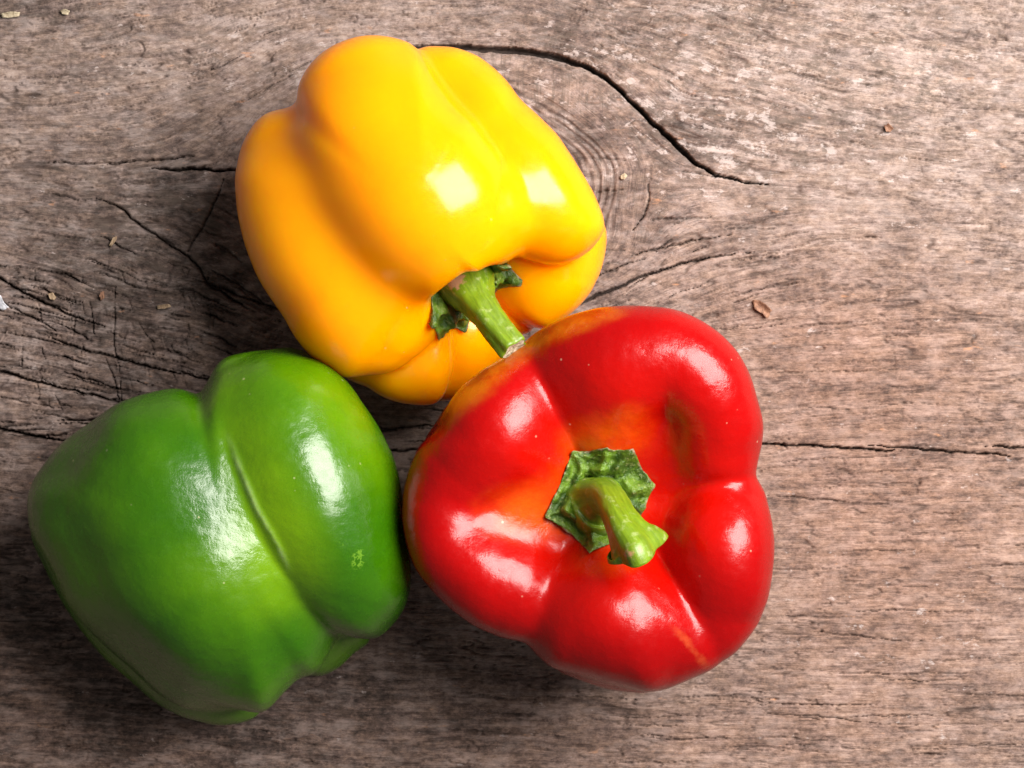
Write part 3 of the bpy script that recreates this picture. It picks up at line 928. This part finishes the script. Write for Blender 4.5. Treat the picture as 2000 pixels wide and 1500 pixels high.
def build_calyx(root, bvh, centre, axis, outline, lift=0.09, seed=3, folds=0.16, mat=None, nr=26, nt=150):
    """centre cm, axis unit vector; outline: radii (cm) at points given as (angle, radius) in the calyx plane"""
    n = np.array(axis, float); n /= np.linalg.norm(n)
    u = np.array([1.0, 0, 0]); u -= n * (u @ n); u /= np.linalg.norm(u)
    v = np.cross(n, u)
    A = np.array([math.radians(a) for a, r in outline]); R = np.array([r for a, r in outline])
    o = np.argsort(A); A = A[o]; R = R[o]
    P = np.stack([R * np.cos(A), R * np.sin(A)], 1)
    th = np.linspace(0, 2 * np.pi, nt, endpoint=False)
    Rt = np.zeros(nt)
    cav = np.zeros(nt)
    for i, t in enumerate(th):
        dx, dy = math.cos(t), math.sin(t)
        for p, q in zip(P, np.roll(P, -1, 0)):
            e = q - p; den = dx * e[1] - dy * e[0]
            if abs(den) < 1e-9: continue
            tt = (p[0] * e[1] - p[1] * e[0]) / den; s = (p[0] * dy - p[1] * dx) / den
            if tt > 0 and -1e-6 <= s <= 1 + 1e-6: Rt[i] = max(Rt[i], tt); cav[i] = math.sin(math.pi * min(max(s, 0), 1)) ** 0.6
    # edges between the tips hang in a little
    Rt *= (1.03 - 0.06 * cav) * (1 + 0.07 * (fbm(np.cos(th) * 4 + 9, np.sin(th) * 4 + 9, seed, 4, 0.65) - 0.5))
    rings = []; al = []; ar = []; sc = []
    for k in range(nr + 1):
        f = 0.28 + 0.72 * k / nr
        r = Rt * f
        pts = centre + np.outer(r * np.cos(th), u) + np.outer(r * np.sin(th), v)
        out = []
        for i, p in enumerate(pts):
            hit, nn, _, d = bvh.ray_cast(Vector(p + n * 1.6), Vector(-n), 5.0)
            base = (1.6 - d) if hit is not None else -0.6
            out.append(base)
        b = np.array(out)
        b = np.clip(b, -0.8, 1.2)
        # smooth round the ring
        for _ in range(3): b = (np.roll(b, 1) + b * 2 + np.roll(b, -1)) / 4
        # folds: ribs to the tips, pits between, a collar round the stem
        tipdir = np.min(np.abs((th[:, None] - A[None] + np.pi) % (2 * np.pi) - np.pi), 1)
        ribh = np.exp(-(tipdir / 0.16) ** 2)
        wv = (fbm(np.cos(th) * r * 3.3 + 7, np.sin(th) * r * 3.3 + 3, seed, 3) - 0.5)
        ring_bump = math.exp(-((f - 0.62) / 0.10) ** 2) * 0.9 - 0.8 * math.exp(-((f - 0.80) / 0.07) ** 2) * (1 - ribh)
        h = lift + folds * (0.9 * ribh * (f > 0.5) + ring_bump + 2.4 * wv) + 0.10 * max(0, 0.5 - f)
        edge = max(0.0, (f - 0.93) / 0.07)
        h = h * (1 - edge * 0.15)
        h = np.maximum(h, 0.02)
        rings.append(pts + np.outer(b + h, n))
        al.append(r); ar.append(th * 0.6); sc.append(np.full(nt, 0.62 if f > 0.965 else (0.30 if f > 0.6 else 0.2)))
    top_n = len(rings)
    # underside of the rim
    rings.append(rings[-1] - n * 0.12); al.append(Rt); ar.append(th * 0.6); sc.append(np.full(nt, 0.6))
    rings.append(centre + (rings[-1] - centre) * 0.86 - n * 0.03); al.append(Rt); ar.append(th * 0.6); sc.append(np.full(nt, 0.2))
    V = np.vstack(rings); m = len(rings)
    i = (np.arange(m - 1)[:, None] * nt + np.arange(nt)[None]).ravel()
    j = (np.arange(m - 1)[:, None] * nt + (np.arange(nt)[None] + 1) % nt).ravel()
    Q = np.stack([i, i + nt, j + nt, j], 1)
    me = mesh_np("calyx", V * CM - np.array(root.location), Q)
    fattr(me, "along", np.concatenate(al)); fattr(me, "around", np.concatenate(ar)); fattr(me, "scar", np.concatenate(sc))
    return link("calyx", me, mat or mat_calyx, root)


# ------------------------------------------------------------------ the three peppers
def root_at(name, px, py, label, cat="pepper"):
    w = W(px, py, 0)
    e = empty(name, (w[0] * CM, w[1] * CM, 0))
    return tag(e, label, cat, group="bell peppers on the board")


ry = root_at("bell_pepper", 830, 430, "glossy yellow bell pepper lying on its side, green stem pointing at the red one")
by, bvh_y = pepper_body("body", yellow_f, YELLOW_OUT, (830, 430), mat_yellow, ry, {})
rr_ = root_at("bell_pepper", 1155, 980, "glossy red bell pepper standing upright with its curved green stem towards the camera")
br, bvh_r = pepper_body("body", red_f, RED_OUT, (1155, 980), mat_red, rr_, {
    "inner": lambda px, py, V: np.clip(1.25 * blobf(1200, 960, 250, 240)(px, py), 0, 1),
    "scar": lambda px, py, V: (V[:, 2] > 3.2) * np.clip(0.85 * blobf(1348, 1262, 12, 34, -32)(px, py) + 0.8 * blobf(1376, 1296, 16, 20, -30)(px, py) + 0.55 * blobf(1318, 1232, 34, 14, 48)(px, py), 0, 1),
    "ripe": lambda px, py, V: np.clip(0.75 * blobf(1005, 1000, 95, 60)(px, py) + 0.75 * blobf(1200, 835, 90, 50, -12)(px, py) + blobf(1165, 975, 120, 115)(px, py) * 0.8 + 0.4 * blobf(1190, 1110, 70, 30)(px, py), 0, 1),
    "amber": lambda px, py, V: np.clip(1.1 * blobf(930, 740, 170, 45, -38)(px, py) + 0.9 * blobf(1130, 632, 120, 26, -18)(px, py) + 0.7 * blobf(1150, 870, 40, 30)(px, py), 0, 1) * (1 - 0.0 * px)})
rg_ = root_at("bell_pepper", 430, 1050, "glossy green bell pepper lying on its side, deep crease, no stem showing")
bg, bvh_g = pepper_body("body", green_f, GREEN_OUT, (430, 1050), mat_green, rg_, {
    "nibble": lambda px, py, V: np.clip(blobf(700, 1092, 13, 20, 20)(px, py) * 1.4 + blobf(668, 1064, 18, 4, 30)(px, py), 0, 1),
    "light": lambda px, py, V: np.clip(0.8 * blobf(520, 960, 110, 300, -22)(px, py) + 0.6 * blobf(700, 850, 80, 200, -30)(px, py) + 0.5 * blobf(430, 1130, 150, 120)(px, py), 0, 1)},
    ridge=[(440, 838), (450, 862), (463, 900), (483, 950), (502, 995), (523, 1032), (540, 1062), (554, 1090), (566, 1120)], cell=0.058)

# stems
hit = bvh_r.ray_cast(Vector(W(1160, 975, 6.0)) + Vector((0, 0, 4)), Vector((0, 0, -1)))
zc = hit[0].z
print("red calyx at z", zc)
build_stem("stem", [(1165, 982, zc - 0.1, 0.74), (1165, 978, zc + 0.12, 0.70), (1168, 972, zc + 0.3, 0.56), (1176, 968, zc + 0.7, 0.40), (1190, 976, zc + 1.2, 0.37), (1206, 1005, zc + 1.75, 0.37), (1224, 1038, zc + 2.1, 0.44), (1243, 1066, zc + 2.2, 0.58), (1249, 1079, zc + 2.17, 0.62)], rr_, mat_stem,
           ribs=3, rib=0.09, seed=4, cap_mat=mat_cap, squash=0.12, scar=lambda px, py: 0.85 * blobf(1230, 1082, 20, 16)(px, py) + 0.6 * blobf(1290, 1085, 30, 8)(px, py) + 0.3 * blobf(1160, 960, 40, 30)(px, py))
axis_r = (0.0, 0.0, 1.0)
cr = W(1165, 975, zc)
def polar(c, pts, k):
    return [(math.degrees(math.atan2(-(y - c[1]), x - c[0])), math.hypot(x - c[0], y - c[1]) / k) for x, y in pts]
build_calyx(rr_, bvh_r, cr, axis_r, polar((1165, 975), [(1118, 879), (1184, 873), (1235, 876), (1281, 947), (1261, 993), (1235, 1050), (1150, 1076), (1064, 1008)], 87.0))

build_stem("stem", [(903, 540, 3.9, 0.74), (912, 555, 4.2, 0.64), (932, 588, 4.6, 0.43), (952, 615, 4.85, 0.37), (977, 649, 5.05, 0.35), (1003, 681, 5.25, 0.33)], ry, mat_stem,
           ribs=5, rib=0.05, seed=7, cap_mat=mat_cap,
           scar=lambda px, py: blobf(890, 548, 22, 30, 35)(px, py) + 0.55 * blobf(1006, 684, 16, 12, 30)(px, py))
ay = np.array([0.45, -0.62, 0.62]); ay /= np.linalg.norm(ay)
build_calyx(ry, bvh_y, W(925, 570, 3.9), ay, [(-8, 1.25), (55, 1.15), (120, 1.25), (185, 1.32), (222, 1.35), (262, 1.3), (305, 1.15)], lift=0.06, seed=12)


# ------------------------------------------------------------------ crumbs lying on the board
def chip_material(name, c1, c2):
    m = NT(name)
    oc = m.objco()
    n = m.noise(m.mapping(oc, (1, 0.25, 1)), 1500.0, 4, 0.65)
    return m.set(Base_Color=m.mix(m.rng(n, 0.35, 0.65), c1, c2), Roughness=0.75, Normal=m.bump(n, 0.6, 0.0003))


chip_tan = chip_material("dry_tan_flake", srgb(128, 104, 80), srgb(172, 148, 120))
chip_brown = chip_material("dry_brown_flake", srgb(104, 72, 54), srgb(148, 108, 84))
chip_pale = chip_material("pale_crumb", srgb(140, 124, 100), srgb(182, 168, 142))
chip_white = chip_material("white_paint", srgb(150, 150, 155), srgb(205, 205, 210))


def flake(name, outline, thick, curl, mat, label, cat, seed, group=None):
    """outline in photo pixels on the board; a thin curled chip of real thickness"""
    rnd = random.Random(seed)
    P = np.array([W(x, y)[:2] for x, y in outline])
    c = P.mean(0)
    n = 4 * len(P)
    t = np.linspace(0, len(P), n, endpoint=False)
    B = np.array([P[int(k)] * (1 - k % 1) + P[(int(k) + 1) % len(P)] * (k % 1) for k in t]) - c
    B *= (1 + 0.07 * np.array([rnd.uniform(-1, 1) for _ in range(n)]))[:, None]
    ev = np.linalg.eigh(B.T @ B)[1][:, 0]
    R = np.abs(B @ ev).max() + 1e-6
    rows = []
    for f in (1.0, 0.66, 0.33):
        q = B * f
        z = curl * (q @ ev / R) ** 2 + 0.01 * np.array([rnd.uniform(-1, 1) for _ in range(n)])
        rows.append(np.column_stack([q, z]))
    top = np.vstack(rows + [np.array([[0, 0, 0.0]])]); m = len(top)
    bot = top.copy(); bot[:, 2] -= thick
    V = np.vstack([top, bot]); V[:, 2] -= V[:, 2].min()
    F = []
    for s_, flip in ((0, False), (m, True)):
        for k in range(2):
            for i in range(n):
                j = (i + 1) % n
                q = (s_ + k * n + i, s_ + k * n + j, s_ + (k + 1) * n + j, s_ + (k + 1) * n + i)
                F.append(q[::-1] if flip else q)
        for i in range(n):
            j = (i + 1) % n
            q = (s_ + 2 * n + i, s_ + 2 * n + j, s_ + 3 * n)
            F.append(q[::-1] if flip else q)
    for i in range(n):
        j = (i + 1) % n
        F.append((i, m + i, m + j, j))
    me = bpy.data.meshes.new(name)
    me.from_pydata([tuple(v) for v in V * CM], [], F)
    o = link(name, me, mat)
    o.location = (c[0] * CM, c[1] * CM, -0.02 * CM)
    o.rotation_euler = (math.radians(rnd.uniform(4, 9)), math.radians(rnd.uniform(-9, -4)), 0)
    return tag(o, label, cat, group)


G = "crumbs on the board"
flake("wood_flake", [(1469, 586), (1484, 586), (1500, 596), (1508, 606), (1500, 622), (1488, 612), (1474, 602)], 0.03, 0.10, chip_brown,
      "reddish brown leaf shaped flake lying just above the red pepper's right shoulder", "wood flake", 1, G)
flake("wood_flake", [(1727, 246), (1735, 240), (1746, 250), (1739, 258), (1731, 256)], 0.04, 0.06, chip_brown,
      "tiny curled brown flake on the pale board at upper right", "wood flake", 2, G)
flake("splinter", [(213, 479), (222, 463), (229, 461), (228, 468), (218, 481)], 0.04, 0.03, chip_tan,
      "tan splinter standing out on dark wood, between board's left edge and yellow pepper", "splinter", 3, G)
flake("splinter", [(307, 596), (330, 593), (335, 599), (322, 603), (309, 603)], 0.03, 0.03, chip_tan,
      "flat tan splinter lying above the green pepper's top, left of the yellow pepper", "splinter", 4, G)
flake("crumb", [(95, 573), (104, 571), (110, 580), (107, 586), (98, 583)], 0.07, 0.02, chip_tan,
      "rounded tan crumb beside the long cracks near the left edge", "crumb", 5, G)
flake("crumb", [(1212, 343), (1220, 337), (1226, 343), (1220, 350), (1213, 349)], 0.08, 0.02, chip_pale,
      "pale yellowish crumb on the knot's rings right of the yellow pepper", "crumb", 6, G)
flake("crumb", [(198, 570), (204, 568), (205, 582), (198, 587), (195, 578)], 0.06, 0.02, chip_brown,
      "dark reddish crumb on the split wood left of the yellow pepper", "crumb", 7, G)
flake("bark_flake", [(2, 26), (22, 22), (40, 24), (38, 32), (18, 35), (3, 33)], 0.05, 0.03, chip_pale,
      "long pale flake in the top left corner of the board", "flake", 8, G)
flake("bark_flake", [(118, 20), (128, 17), (137, 21), (134, 29), (122, 27)], 0.05, 0.03, chip_pale,
      "small pale flake near the top edge, right of the long corner flake", "flake", 9, G)
flake("paint_chip", [(-12, 572), (2, 577), (8, 590), (17, 600), (6, 606), (-12, 600)], 0.02, 0.01, chip_white,
      "white paint chip at the very left edge of the board", "paint chip", 10, G)
